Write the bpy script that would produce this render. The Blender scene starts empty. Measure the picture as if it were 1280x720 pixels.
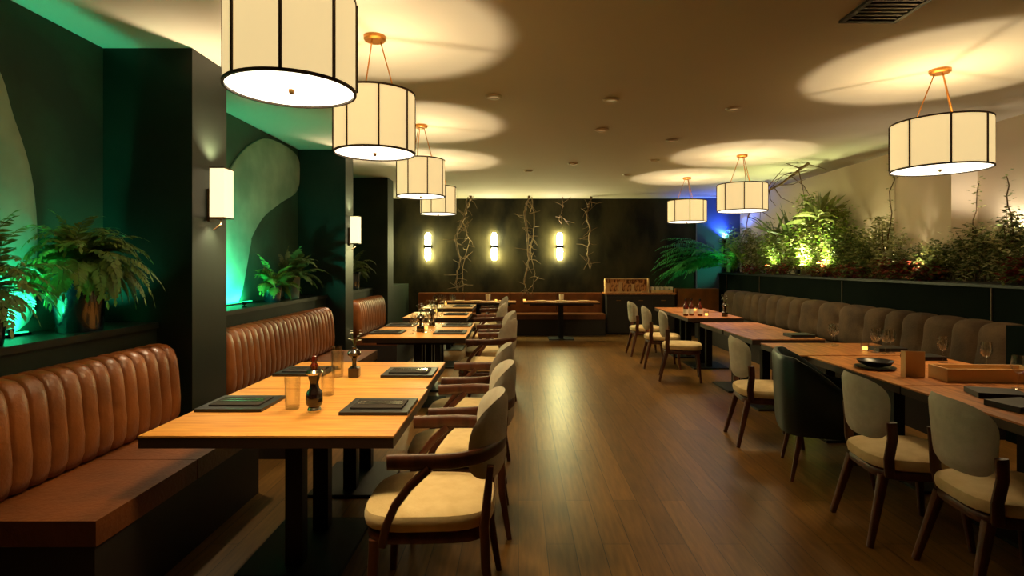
import bpy, bmesh, math, random
from mathutils import Vector, Matrix
PI = math.pi
sc = bpy.context.scene
C = sc.collection

# ---------------------------------------------------------------- camera, world, exposure
F_PX, CX, HOR, EYE = 700.0, 648.0, 330.0, 1.5
cd = bpy.data.cameras.new('camera')
cam = bpy.data.objects.new('camera', cd); C.objects.link(cam)
cam.location = (0, 0, EYE); cam.rotation_euler = (PI/2, 0, 0)
cd.sensor_width = 36; cd.lens = F_PX/1280*36
cd.shift_x = -(CX-640)/1280; cd.shift_y = -(360-HOR)/1280
cd.clip_start = 0.05; cd.clip_end = 60
sc.camera = cam
w = bpy.data.worlds.new('world'); sc.world = w; w.use_nodes = True
w.node_tree.nodes['Background'].inputs[0].default_value = (0.02, 0.018, 0.015, 1)
w.node_tree.nodes['Background'].inputs[1].default_value = 0.03
sc.view_settings.view_transform = 'Standard'; sc.view_settings.look = 'None'
sc.view_settings.gamma = 1; sc.view_settings.exposure = -0.22
sc.view_settings.use_curve_mapping = False
sc.cycles.caustics_reflective = False; sc.cycles.caustics_refractive = False
sc.cycles.sample_clamp_indirect = 4

WARM = (1.0, 0.71, 0.33)
AMBER = (1.0, 0.66, 0.28)
BULB = (1.0, 0.80, 0.50)
SHADE_W = 27      # watts of the bulb that throws the disc on the ceiling
DOWN_W = 15       # watts through each diffuser
CEIL_Z = 2.95

def aim(o, d):
    o.rotation_euler = Vector(d).to_track_quat('-Z', 'Y').to_euler()
def even_disc(l):
    """lamp distribution that widens towards the shade's rim, like a reflector bulb"""
    l.use_nodes = True; N = l.node_tree.nodes; L = l.node_tree.links; e = N['Emission']
    tc = N.new('ShaderNodeTexCoord'); sp = N.new('ShaderNodeSeparateXYZ'); L.new(tc.outputs['Normal'], sp.inputs[0])
    ab = N.new('ShaderNodeMath'); ab.operation = 'ABSOLUTE'; L.new(sp.outputs['Z'], ab.inputs[0])
    mx = N.new('ShaderNodeMath'); mx.operation = 'MAXIMUM'; mx.inputs[1].default_value = .42; L.new(ab.outputs[0], mx.inputs[0])
    pw = N.new('ShaderNodeMath'); pw.operation = 'POWER'; pw.inputs[1].default_value = -1.6; L.new(mx.outputs[0], pw.inputs[0])
    L.new(pw.outputs[0], e.inputs['Strength'])
def lamp(name, kind, loc, power, color=WARM, size=0.05, rot=(0, 0, 0), parent=None, spot=1.2, blend=0.6):
    l = bpy.data.lights.new(name, kind); l.energy = power; l.color = color
    if kind == 'AREA': l.shape = 'DISK'; l.size = size
    elif kind == 'SPOT': l.shadow_soft_size = size; l.spot_size = spot; l.spot_blend = blend
    else: l.shadow_soft_size = size
    o = bpy.data.objects.new(name, l); C.objects.link(o); o.location = loc; o.rotation_euler = rot
    if parent: o.parent = parent
    return o

# ---------------------------------------------------------------- materials
def lin(c):
    return tuple(((v/255)/12.92 if v/255 <= 0.04045 else ((v/255+0.055)/1.055)**2.4) for v in c)
def mat(name, rgb, rough=0.6, metal=0.0, rgb2=None, scale=6.0, stretch=(1, 1, 1), bump=0.0, bscale=30.0,
        emit=None, strength=0.0, spec=0.5, detail=4.0, trans=0.0, alpha=1.0, ramp=(0.35, 0.65), coat=0.0, sheen=0.0, translucent=0.0):
    m = bpy.data.materials.new(name); m.use_nodes = True
    nt = m.node_tree; N = nt.nodes; L = nt.links
    b = N['Principled BSDF']
    b.inputs['Base Color'].default_value = (*lin(rgb), 1)
    b.inputs['Roughness'].default_value = rough; b.inputs['Metallic'].default_value = metal
    b.inputs['Specular IOR Level'].default_value = spec
    b.inputs['Transmission Weight'].default_value = trans
    b.inputs['Coat Weight'].default_value = coat
    b.inputs['Sheen Weight'].default_value = sheen
    tc = N.new('ShaderNodeTexCoord'); mp = N.new('ShaderNodeMapping')
    mp.inputs['Scale'].default_value = stretch
    L.new(tc.outputs['Object'], mp.inputs['Vector'])
    if rgb2:
        n = N.new('ShaderNodeTexNoise'); n.inputs['Scale'].default_value = scale; n.inputs['Detail'].default_value = detail
        L.new(mp.outputs['Vector'], n.inputs['Vector'])
        r = N.new('ShaderNodeValToRGB')
        r.color_ramp.elements[0].position = ramp[0]; r.color_ramp.elements[1].position = ramp[1]
        r.color_ramp.elements[0].color = (*lin(rgb), 1); r.color_ramp.elements[1].color = (*lin(rgb2), 1)
        L.new(n.outputs['Fac'], r.inputs['Fac']); L.new(r.outputs['Color'], b.inputs['Base Color'])
    if bump:
        n2 = N.new('ShaderNodeTexNoise'); n2.inputs['Scale'].default_value = bscale; n2.inputs['Detail'].default_value = 3
        L.new(mp.outputs['Vector'], n2.inputs['Vector'])
        bp = N.new('ShaderNodeBump'); bp.inputs['Strength'].default_value = bump; bp.inputs['Distance'].default_value = 0.02
        L.new(n2.outputs['Fac'], bp.inputs['Height']); L.new(bp.outputs['Normal'], b.inputs['Normal'])
    if emit:
        b.inputs['Emission Color'].default_value = (*lin(emit), 1); b.inputs['Emission Strength'].default_value = strength
    if translucent:
        t = N.new('ShaderNodeBsdfTranslucent'); mx = N.new('ShaderNodeMixShader')
        t.inputs['Color'].default_value = (*lin(rgb2 or rgb), 1); mx.inputs['Fac'].default_value = translucent
        L.new(b.outputs[0], mx.inputs[1]); L.new(t.outputs[0], mx.inputs[2]); L.new(mx.outputs[0], N['Material Output'].inputs['Surface'])
    return m

def floor_material():
    m = bpy.data.materials.new('oak_floor'); m.use_nodes = True
    nt = m.node_tree; N = nt.nodes; L = nt.links; b = N['Principled BSDF']
    tc = N.new('ShaderNodeTexCoord'); mp = N.new('ShaderNodeMapping')
    mp.inputs['Rotation'].default_value = (0, 0, PI/2); L.new(tc.outputs['Object'], mp.inputs['Vector'])
    br = N.new('ShaderNodeTexBrick'); br.inputs['Scale'].default_value = 1.0
    br.inputs['Brick Width'].default_value = 1.5; br.inputs['Row Height'].default_value = 0.15
    br.inputs['Mortar Size'].default_value = 0.0022; br.inputs['Mortar Smooth'].default_value = 0.3
    br.inputs['Bias'].default_value = 0.0
    br.inputs['Color1'].default_value = (*lin((132, 94, 44)), 1); br.inputs['Color2'].default_value = (*lin((106, 74, 34)), 1)
    br.inputs['Mortar'].default_value = (*lin((52, 36, 20)), 1)
    br.offset = 0.37; L.new(mp.outputs['Vector'], br.inputs['Vector'])
    mp2 = N.new('ShaderNodeMapping'); mp2.inputs['Scale'].default_value = (14, 1.2, 1); L.new(tc.outputs['Object'], mp2.inputs['Vector'])
    n = N.new('ShaderNodeTexNoise'); n.inputs['Scale'].default_value = 3; n.inputs['Detail'].default_value = 6; L.new(mp2.outputs['Vector'], n.inputs['Vector'])
    r = N.new('ShaderNodeValToRGB'); r.color_ramp.elements[0].position = 0.3; r.color_ramp.elements[1].position = 0.7
    r.color_ramp.elements[0].color = (0.62, 0.6, 0.56, 1); r.color_ramp.elements[1].color = (1.1, 1.08, 1.05, 1)
    L.new(n.outputs['Fac'], r.inputs['Fac'])
    mx = N.new('ShaderNodeMix'); mx.data_type = 'RGBA'; mx.blend_type = 'MULTIPLY'; mx.inputs[0].default_value = 1
    L.new(br.outputs['Color'], mx.inputs[6]); L.new(r.outputs['Color'], mx.inputs[7]); L.new(mx.outputs[2], b.inputs['Base Color'])
    b.inputs['Roughness'].default_value = 0.36; b.inputs['Specular IOR Level'].default_value = 0.4
    bp = N.new('ShaderNodeBump'); bp.inputs['Strength'].default_value = 0.12; L.new(n.outputs['Fac'], bp.inputs['Height']); L.new(bp.outputs['Normal'], b.inputs['Normal'])
    return m

def thin_glass():
    m = bpy.data.materials.new('clear_glass'); m.use_nodes = True; N = m.node_tree.nodes; L = m.node_tree.links
    N.remove(N['Principled BSDF']); tr = N.new('ShaderNodeBsdfTransparent'); tr.inputs[0].default_value = (.96, .96, .94, 1)
    gl = N.new('ShaderNodeBsdfGlossy'); gl.inputs['Roughness'].default_value = .06; lw = N.new('ShaderNodeLayerWeight'); lw.inputs['Blend'].default_value = .35
    ad = N.new('ShaderNodeMath'); ad.operation = 'MULTIPLY_ADD'; ad.inputs[1].default_value = .5; ad.inputs[2].default_value = .03
    mx = N.new('ShaderNodeMixShader'); L.new(lw.outputs['Facing'], ad.inputs[0]); L.new(ad.outputs[0], mx.inputs[0])
    L.new(tr.outputs[0], mx.inputs[1]); L.new(gl.outputs[0], mx.inputs[2]); L.new(mx.outputs[0], N['Material Output'].inputs['Surface']); return m
M = dict(
    floor=floor_material(),
    ceiling=mat('ceiling_plaster', (186, 178, 162), 0.9, bump=0.12, bscale=2.5),
    green=mat('dark_green_wall', (22, 30, 22), 0.6, rgb2=(29, 37, 27), scale=3, bump=0.1, bscale=8, spec=.2),
    greengloss=mat('dark_green_gloss', (16, 21, 16), 0.42, rgb2=(22, 29, 22), scale=2, spec=.3),
    panel=mat('planter_green', (10, 18, 14), 0.8, rgb2=(16, 24, 19), scale=2, spec=.03),
    far=mat('far_wall', (20, 18, 12), 0.7, rgb2=(58, 52, 34), scale=1.6, detail=8, spec=.15, bump=0.3, bscale=5, stretch=(1.3, 1, .7)),
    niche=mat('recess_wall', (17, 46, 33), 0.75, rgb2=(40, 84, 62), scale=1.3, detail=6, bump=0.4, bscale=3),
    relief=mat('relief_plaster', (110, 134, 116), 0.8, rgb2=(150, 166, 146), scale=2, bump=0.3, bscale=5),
    cream_wall=mat('cream_wall', (226, 210, 188), 0.85, bump=0.05, bscale=10),
    leather=mat('tan_leather', (110, 60, 25), 0.36, rgb2=(138, 78, 34), scale=5, bump=0.15, bscale=60),
    leather_seat=mat('tan_leather_seat', (92, 50, 22), 0.4, rgb2=(114, 63, 29), scale=4, bump=0.15, bscale=50),
    dkbase=mat('bench_base', (24, 14, 9), 0.6),
    taupe=mat('taupe_upholstery', (66, 48, 30), 0.9, rgb2=(88, 66, 42), scale=5, bump=0.2, bscale=60),
    wood=mat('table_oak', (196, 130, 56), 0.45, rgb2=(226, 162, 76), scale=2.2, stretch=(1.5, 16, 6), bump=0.05, bscale=6, detail=6, spec=0.4),
    woodr=mat('table_walnut', (150, 86, 40), 0.38, rgb2=(204, 134, 72), scale=2.4, stretch=(12, 1.2, 6), bump=0.06, bscale=6, detail=6),
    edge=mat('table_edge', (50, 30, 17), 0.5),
    walnut=mat('chair_walnut', (70, 34, 18), 0.42, rgb2=(92, 48, 26), scale=4, stretch=(6, 6, 1.2)),
    black=mat('black_metal', (18, 18, 18), 0.45, metal=0.6),
    iron=mat('dark_base_plate', (26, 25, 24), 0.5, metal=0.4),
    cream=mat('cream_fabric', (214, 186, 132), 0.8, rgb2=(226, 200, 148), scale=14, bump=0.08, bscale=90, sheen=0.2),
    white=mat('off_white_fabric', (196, 188, 172), 0.8, rgb2=(208, 200, 184), scale=20, bump=0.08, bscale=90),
    teal=mat('dark_teal_leather', (8, 21, 22), 0.42, rgb2=(11, 26, 27), scale=6),
    slate=mat('black_slate', (22, 20, 20), 0.45),
    napkin=mat('dark_napkin', (30, 22, 20), 0.9, rgb2=(42, 32, 28), scale=10),
    linen=mat('white_linen', (230, 224, 210), 0.9),
    paper=mat('menu_paper', (216, 176, 124), 0.8),
    printed=mat('printed_card', (120, 62, 28), 0.7, rgb2=(222, 160, 96), scale=24, stretch=(1.2, 1, .5), ramp=(.42, .56)),
    glass=thin_glass(),
    mill=mat('mill_wood', (26, 14, 12), 0.22, coat=0.5),
    silver=mat('polished_steel', (205, 200, 190), 0.2, metal=1.0),
    brass=mat('aged_brass', (172, 116, 56), 0.35, metal=0.9),
    bronze=mat('bronze_rib', (70, 50, 26), 0.5, metal=0.3),
    shade=mat('shade_fabric', (236, 222, 184), 0.9, emit=(255, 222, 156), strength=0.95),
    diffuser=mat('shade_diffuser', (255, 250, 235), 0.9, emit=(255, 246, 218), strength=3.2),
    tube=mat('sconce_tube', (255, 250, 220), 0.6, emit=(250, 244, 168), strength=170.0),
    sconce=mat('sconce_glass', (255, 240, 210), 0.6, emit=(255, 232, 178), strength=1.7),
    spotglow=mat('spot_lens', (160, 140, 110), 0.5, emit=(255, 214, 150), strength=0.35),
    trimw=mat('spot_trim', (190, 176, 150), 0.5),
    vent=mat('vent_grille', (40, 34, 26), 0.6),
    pot=mat('dark_glazed_pot', (14, 34, 44), 0.2, coat=0.6),
    potw=mat('pale_glazed_pot', (110, 140, 140), 0.3),
    soil=mat('soil', (28, 18, 12), 0.95),
    candle=mat('candle_glow', (255, 210, 140), 0.6, emit=(255, 190, 90), strength=3.0),
    bark=mat('branch_bark', (84, 64, 40), 0.8, rgb2=(120, 96, 62), scale=12),
    darkbark=mat('dark_branch', (52, 40, 26), 0.8, rgb2=(74, 58, 38), scale=12),
    led=mat('green_led', (60, 255, 170), 0.5, emit=(40, 255, 165), strength=2.0),
    menublk=mat('black_menu', (20, 18, 18), 0.5),
    plate=mat('dark_plate', (24, 24, 26), 0.3),
    sauce=mat('amber_bottle', (92, 26, 8), 0.15, coat=0.5),
)
def leafmat(n, a, b, t=0.3, rough=0.5):
    return mat(n, a, rough, rgb2=b, scale=9, translucent=t)
LF = dict(
    fern=leafmat('fern_leaf', (70, 110, 44), (124, 140, 60)),
    dark=leafmat('dark_leaf', (62, 84, 42), (112, 124, 68)),
    bright=leafmat('bright_leaf', (96, 150, 50), (168, 190, 84)),
    olive=leafmat('olive_leaf', (96, 110, 56), (160, 162, 98)),
    pale=leafmat('lit_leaf', (176, 180, 130), (214, 210, 164)),  # pale tone stands for light caught on the leaves
    red=leafmat('red_leaf', (92, 26, 20), (136, 52, 38)),
    palm=leafmat('palm_leaf', (40, 120, 60), (70, 160, 80)),
    flower=leafmat('white_petal', (235, 230, 215), (250, 245, 235), 0.2),
)

# ---------------------------------------------------------------- helpers
def finish(name, bm, m, parent=None, smooth=True, angle=35, bevel=0.0):
    if bevel:
        es = [e for e in bm.edges if len(e.link_faces) == 2 and e.calc_face_angle(0) > math.radians(50)]
        bmesh.ops.bevel(bm, geom=es, offset=bevel, segments=2, affect='EDGES', clamp_overlap=True)
    bmesh.ops.recalc_face_normals(bm, faces=bm.faces)
    if smooth:
        for f in bm.faces: f.smooth = True
        for e in bm.edges:
            e.smooth = not (len(e.link_faces) == 2 and e.calc_face_angle(0) > math.radians(angle))
    me = bpy.data.meshes.new(name); bm.to_mesh(me); bm.free()
    if isinstance(m, str): m = M[m]
    me.materials.append(m)
    o = bpy.data.objects.new(name, me); C.objects.link(o)
    if parent: o.parent = parent
    return o
def box(bm, x0, x1, y0, y1, z0, z1):
    v = [bm.verts.new(p) for p in ((x0,y0,z0),(x1,y0,z0),(x1,y1,z0),(x0,y1,z0),(x0,y0,z1),(x1,y0,z1),(x1,y1,z1),(x0,y1,z1))]
    for f in ((0,3,2,1),(4,5,6,7),(0,1,5,4),(1,2,6,5),(2,3,7,6),(3,0,4,7)): bm.faces.new([v[i] for i in f])
    return bm
def B(*a): return box(bmesh.new(), *a)
def lathe(bm, prof, seg=20, cx=0, cy=0, cz=0):
    rings = []
    for r, z in prof:
        if r < 1e-5: rings.append([bm.verts.new((cx, cy, cz+z))])
        else: rings.append([bm.verts.new((cx+r*math.cos(2*PI*i/seg), cy+r*math.sin(2*PI*i/seg), cz+z)) for i in range(seg)])
    for a, b in zip(rings, rings[1:]):
        for i in range(seg):
            j = (i+1) % seg
            if len(a) == 1 and len(b) == 1: continue
            if len(a) == 1: bm.faces.new((a[0], b[i], b[j]))
            elif len(b) == 1: bm.faces.new((a[i], a[j], b[0]))
            else: bm.faces.new((a[i], a[j], b[j], b[i]))
    return bm
def sweep(bm, pts, sec, closed=False, cap=True, scales=None, up=Vector((0, 0, 1))):
    """sweep the section [(side, up)] along pts"""
    pts = [Vector(p) for p in pts]; n = len(pts); rings = []
    for i, p in enumerate(pts):
        if closed: t = pts[(i+1) % n]-pts[i-1]
        else: t = pts[min(i+1, n-1)]-pts[max(i-1, 0)]
        t.normalize(); u = up
        if abs(t.dot(u)) > 0.95: u = Vector((1, 0, 0)) if abs(up.x) < 0.5 else Vector((0, 1, 0))
        s = t.cross(u).normalized(); uu = s.cross(t).normalized()
        k = scales[i] if scales else 1
        rings.append([bm.verts.new(p+s*a*k+uu*b*k) for a, b in sec])
    m = len(sec)
    for i in range(n if closed else n-1):
        a, b = rings[i], rings[(i+1) % n]
        for j in range(m): bm.faces.new((a[j], a[(j+1) % m], b[(j+1) % m], b[j]))
    if cap and not closed:
        bm.faces.new(rings[0][::-1]); bm.faces.new(rings[-1])
    return bm
def circ(r, n=8): return [(r*math.cos(2*PI*i/n), r*math.sin(2*PI*i/n)) for i in range(n)]
def rrect(a, b, n=4, p=4.0):
    o = []
    for i in range(4*n):
        t = 2*PI*(i+0.5)/(4*n); c, s = math.cos(t), math.sin(t)
        o.append((a*math.copysign(abs(c)**(2/p), c), b*math.copysign(abs(s)**(2/p), s)))
    return o
def tube(bm, pts, r, n=8):
    rs = r if isinstance(r, (list, tuple)) else [r]*len(pts)
    return sweep(bm, pts, circ(1, n), scales=rs)
def leg(bm, p0, p1, a0, a1, n=3):
    return sweep(bm, [p0, p1], rrect(1, 1, n), scales=[a0, a1])
def cushion(bm, cx, cy, z0, z1, sx, sy, p=4.5, crown=0.012, rear=1.0, seg=36):
    """rounded seat cushion; rear<1 narrows its -x side"""
    h = z1-z0; rings = []
    prof = [(0.93, 0), (0.985, 0.12), (1.0, 0.35), (1.0, 0.62), (0.975, 0.84), (0.9, 0.96), (0.7, 1.0), (0.35, 1.0)]
    for k, t in prof:
        r = []
        for i in range(seg):
            a = 2*PI*i/seg; c, s = math.cos(a), math.sin(a)
            x = math.copysign(abs(c)**(2/p), c); y = math.copysign(abs(s)**(2/p), s)
            wy = 1-(1-rear)*(0.5-0.5*x)
            r.append(bm.verts.new((cx+x*sx/2*k, cy+y*sy/2*k*wy, z0+h*t+(crown*(1-k) if t >= 0.9 else 0))))
        rings.append(r)
    bm.faces.new(rings[0][::-1])
    for a, b in zip(rings, rings[1:]):
        for i in range(seg): bm.faces.new((a[i], a[(i+1) % seg], b[(i+1) % seg], b[i]))
    c = bm.verts.new((cx, cy, z1+crown))
    for i in range(seg): bm.faces.new((rings[-1][i], rings[-1][(i+1) % seg], c))
    return bm
def pad(bm, R, cxr, ang, z0, z1, th, nu=18, nv=10, lean=0.0, corner=3.0, botcut=0.0, arch=0.0):
    """curved backrest pad: arc radius R about (cxr,0), open towards +x, half angle ang"""
    def pt(u, v, side):
        e = max(abs(u)**corner_, abs(2*v-1)**corner_); t = th/2*math.sqrt(max(0, 1-e))
        a = PI+u*ang*(1-botcut*(1-v)**1.5); r = R+side*t
        top = z1-arch*abs(u)**2.5*(z1-z0); z = z0+(top-z0)*v
        return Vector((cxr+r*math.cos(a)-lean*(v), r*math.sin(a), z))
    corner_ = 8
    # squircle the grid so that corners round
    def uv(i, j):
        u = -1+2*i/nu; v = -1+2*j/nv
        k = corner
        m = max(abs(u), abs(v))
        if m > 0:
            n = (abs(u)**k+abs(v)**k)**(1/k); u, v = u*m/n, v*m/n
        return u, (v+1)/2
    G = {}
    for side in (-1, 1):
        for i in range(nu+1):
            for j in range(nv+1):
                bd = i in (0, nu) or j in (0, nv)
                if bd and side == 1: G[i, j, 1] = G[i, j, -1]; continue
                u, v = uv(i, j)
                mm = max(abs(-1+2*i/nu), abs(-1+2*j/nv)); t = th/2*math.sqrt(max(0, 1-mm**7))
                a = PI+u*ang*(1-botcut*(1-v)**1.5); r = R+side*t
                top = z1-arch*abs(u)**2.5*(z1-z0)
                G[i, j, side] = bm.verts.new((cxr+r*math.cos(a)-lean*v, r*math.sin(a), z0+(top-z0)*v))
    for side in (-1, 1):
        for i in range(nu):
            for j in range(nv):
                f = [G[i, j, side], G[i+1, j, side], G[i+1, j+1, side], G[i, j+1, side]]
                bm.faces.new(f if side > 0 else f[::-1])
    return bm
def leafs(V, Fc, p, d, n, L, W, droop=0.3, segs=2):
    """one leaf ribbon from p along d; n is its face normal; droops towards -z"""
    s = d.cross(n)
    if s.length < 1e-4: s = Vector((1, 0, 0))
    s.normalize(); base = len(V); q = p.copy(); dd = d.normalized()
    ws = [0.35, 1.0, 0.0] if segs == 2 else ([0.3, 0.9, 1.0, 0.0] if segs == 3 else [0.4]+[1.0]*(segs-2)+[0.7, 0.0])
    for i in range(segs+1):
        wv = ws[i]*W/2
        if i == segs: V.append(q.copy())
        else: V.append(q-s*wv); V.append(q+s*wv)
        dd = (dd+Vector((0, 0, -droop/segs))).normalized(); q = q+dd*(L/segs)
    for i in range(segs-1): Fc.append((base+2*i, base+2*i+1, base+2*i+3, base+2*i+2))
    i = segs-1; Fc.append((base+2*i, base+2*i+1, base+2*i+2))
def leafobj(name, V, Fc, m, parent=None):
    me = bpy.data.meshes.new(name); me.from_pydata([tuple(v) for v in V], [], Fc)
    me.materials.append(m)
    for p in me.polygons: p.use_smooth = True
    o = bpy.data.objects.new(name, me); C.objects.link(o)
    if parent: o.parent = parent
    return o

def thing(name, label, cat, loc=(0, 0, 0), rotz=0, group=None):
    o = bpy.data.objects.new(name, None); C.objects.link(o); o.empty_display_size = 0.1
    o.location = loc; o.rotation_euler = (0, 0, rotz); o['label'] = label; o['category'] = cat
    if group: o['group'] = group
    return o
def tag(o, label, cat, group=None, loc=None, rotz=None):
    o['label'] = label; o['category'] = cat
    if group: o['group'] = group
    if loc: o.location = loc
    if rotz is not None: o.rotation_euler = (0, 0, rotz)
    return o
def struct(name, bm, m, **k):
    o = finish(name, bm, m, **k); o['kind'] = 'structure'; return o
def kids(o): return [c for c in bpy.data.objects if c.parent == o]
def dup(root, loc, rotz, label, group=None):
    def cp(o, par):
        c = o.copy(); C.objects.link(c); c.parent = par
        for ch in kids(o): cp(ch, c)
        return c
    r = cp(root, None); r.location = loc; r.rotation_euler = (0, 0, rotz); r['label'] = label
    if group: r['group'] = group
    return r
class Maker:
    """builds the first of a kind, then copies it"""
    def __init__(self, fn): self.fn, self.first = fn, None
    def __call__(self, loc, rotz, label, group=None):
        if self.first is None:
            self.first = self.fn(); o = self.first
            o.location = loc; o.rotation_euler = (0, 0, rotz); o['label'] = label
            if group: o['group'] = group
            bpy.context.view_layer.update(); return o
        o = dup(self.first, loc, rotz, label, group)
        if not group and 'group' in o: del o['group']
        return o

# ================================================================ the room
struct('floor', B(-3.6, 5.1, -2.2, 12.6, -0.1, 0), 'floor', smooth=False)
struct('ceiling', B(-3.6, 5.1, -2.2, 12.6, CEIL_Z, CEIL_Z+0.1), 'ceiling', smooth=False)
struct('wall_right', B(4.88, 5.0, -2.1, 12.5, 0, CEIL_Z), 'cream_wall', smooth=False)
struct('wall_far', B(-3.5, 4.88, 12.4, 12.5, 0, CEIL_Z), 'far', smooth=False)
struct('wall_near', B(-3.5, 4.88, -2.2, -2.1, 0, CEIL_Z), 'green', smooth=False)
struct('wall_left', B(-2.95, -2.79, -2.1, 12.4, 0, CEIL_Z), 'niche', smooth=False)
# low wall under the recesses with its ledge
struct('wall_left_low', B(-2.789, -2.43, -2.09, 12.38, 0, 1.07), 'green', smooth=False)
struct('trim_1', B(-2.788, -2.41, -2.08, 3.755, 1.072, 1.11), 'greengloss', bevel=0.006)
struct('trim_2', B(-2.788, -2.41, 4.205, 7.085, 1.072, 1.11), 'greengloss', bevel=0.006)
struct('trim_3', B(-2.788, -2.41, 7.425, 9.385, 1.072, 1.11), 'greengloss', bevel=0.006)
struct('trim_4', B(-2.788, -2.19, 3.76, 4.2, 0, CEIL_Z-.001), 'greengloss', bevel=0.004)     # the three columns
struct('trim_5', B(-2.788, -2.19, 7.09, 7.42, 0, CEIL_Z-.001), 'greengloss', bevel=0.004)
struct('trim_6', B(-2.788, -2.19, 9.39, 9.8, 0, CEIL_Z-.001), 'green', bevel=0.004)
# column on the right wall
struct('trim_7', B(4.6, 4.879, 5.95, 6.85, 1.2, CEIL_Z-.001), 'cream_wall', bevel=0.01)
struct('trim_8', B(3.93, 4.879, 12.32, 12.399, 0, CEIL_Z-.001), mat('blue_lit_wall', (70, 84, 120), 0.8), bevel=0.004)  # blue light worked into this panel's colour

# sculpted relief panels in the recesses (pale curved plaster)
def relief(pts, th):
    """closed outline in the YZ plane, with real thickness and a rounded front"""
    bm = bmesh.new(); n = len(pts)
    cy = sum(p[0] for p in pts)/n; cz = sum(p[1] for p in pts)/n
    rings = []
    for k, x in ((1.0, 0), (1.0, th*0.5), (0.95, th*0.85), (0.85, th), (0.4, th*1.08)):
        rings.append([bm.verts.new((x, cy+(p[0]-cy)*k, cz+(p[1]-cz)*k)) for p in pts])
    for a, b in zip(rings, rings[1:]):
        for i in range(n): bm.faces.new((a[i], a[(i+1) % n], b[(i+1) % n], b[i]))
    bm.faces.new(rings[0]); bm.faces.new(rings[-1][::-1])
    return bm
def curve_pts(ctrl, per=6):
    """Catmull-Rom through the control points, closed"""
    n = len(ctrl); out = []
    for i in range(n):
        p0, p1, p2, p3 = (Vector((*ctrl[(i+k-1) % n], 0)) for k in range(4))
        for j in range(per):
            t = j/per
            q = 0.5*((2*p1)+(-p0+p2)*t+(2*p0-5*p1+4*p2-p3)*t*t+(-p0+3*p1-3*p2+p3)*t**3); out.append((q.x, q.y))
    return out
g = 'plaster reliefs in the wall recesses'
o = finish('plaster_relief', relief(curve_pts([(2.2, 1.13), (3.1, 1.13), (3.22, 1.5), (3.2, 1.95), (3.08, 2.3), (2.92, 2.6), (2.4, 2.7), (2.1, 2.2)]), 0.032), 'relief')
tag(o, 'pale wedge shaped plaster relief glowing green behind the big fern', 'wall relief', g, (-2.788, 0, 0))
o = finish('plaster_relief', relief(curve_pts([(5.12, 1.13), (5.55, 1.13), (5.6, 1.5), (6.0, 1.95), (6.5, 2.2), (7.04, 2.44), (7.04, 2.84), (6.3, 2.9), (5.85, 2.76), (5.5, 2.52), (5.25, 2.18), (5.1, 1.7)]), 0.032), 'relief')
tag(o, 'pale curved plaster relief behind the second tan bench, green light at its foot', 'wall relief', g, (-2.788, 0, 0))
GREEN = (0.02, 1.0, 0.42)
def led(y0, y1, w, label):
    t = thing('led_strip', label, 'light strip', (-2.715, (y0+y1)/2, 1.1115), 0, 'green light strips on the ledge')
    L = y1-y0
    finish('housing', B(-.02, .02, -L/2, L/2, 0, .012), 'black', t, smooth=False)
    finish('strip', B(-.012, .012, -L/2+.01, L/2-.01, .0125, .018), 'led', t, smooth=False)
    l = lamp('green_light', 'AREA', (0, 0, .03), w, GREEN, 0.05, (0, PI+math.radians(-50), 0), t)
    l.data.shape = 'RECTANGLE'; l.data.size = 0.03; l.data.size_y = L-.05
    return t
led(1.9, 3.1, 22, 'green light strip on the ledge behind the big fern')
led(4.5, 5.7, 16, 'green light strip on the ledge above the second tan bench')
led(7.6, 8.8, 5, 'green light strip on the ledge above the third tan bench')

def green_fill(label, loc, target, w):  # added lamps that carry the green wash up the recess walls
    t = thing('fill_light', label, 'lamp', loc, 0, 'added small green fill lights on the ledges')
    bm = bmesh.new(); lathe(bm, [(0, 0), (.022, 0), (.022, .006), (.006, .008), (.006, .02), (.02, .022), (.022, .045), (.018, .045), (.016, .03), (0, .03)], 14); finish('housing', bm, 'black', t)
    l = lamp('green_beam', 'SPOT', (0, 0, .06), w, (.03, 1, .5), .03, (0, 0, 0), t, 2.3, 1.0); aim(l, Vector(target)-Vector(loc)); return t
green_fill('green floodlight added on the near ledge beside the large potted fern', (-2.7, 2.97, 1.111), (-2.79, 3.25, 1.9), 55)
green_fill('green floodlight added on the near ledge between the large potted fern and the column', (-2.69, 3.58, 1.111), (-2.76, 3.7, 1.7), 22)
green_fill('green floodlight added on the ledge just beyond the near dark column', (-2.47, 5.05, 1.111), (-2.79, 5.75, 1.8), 85)
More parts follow.
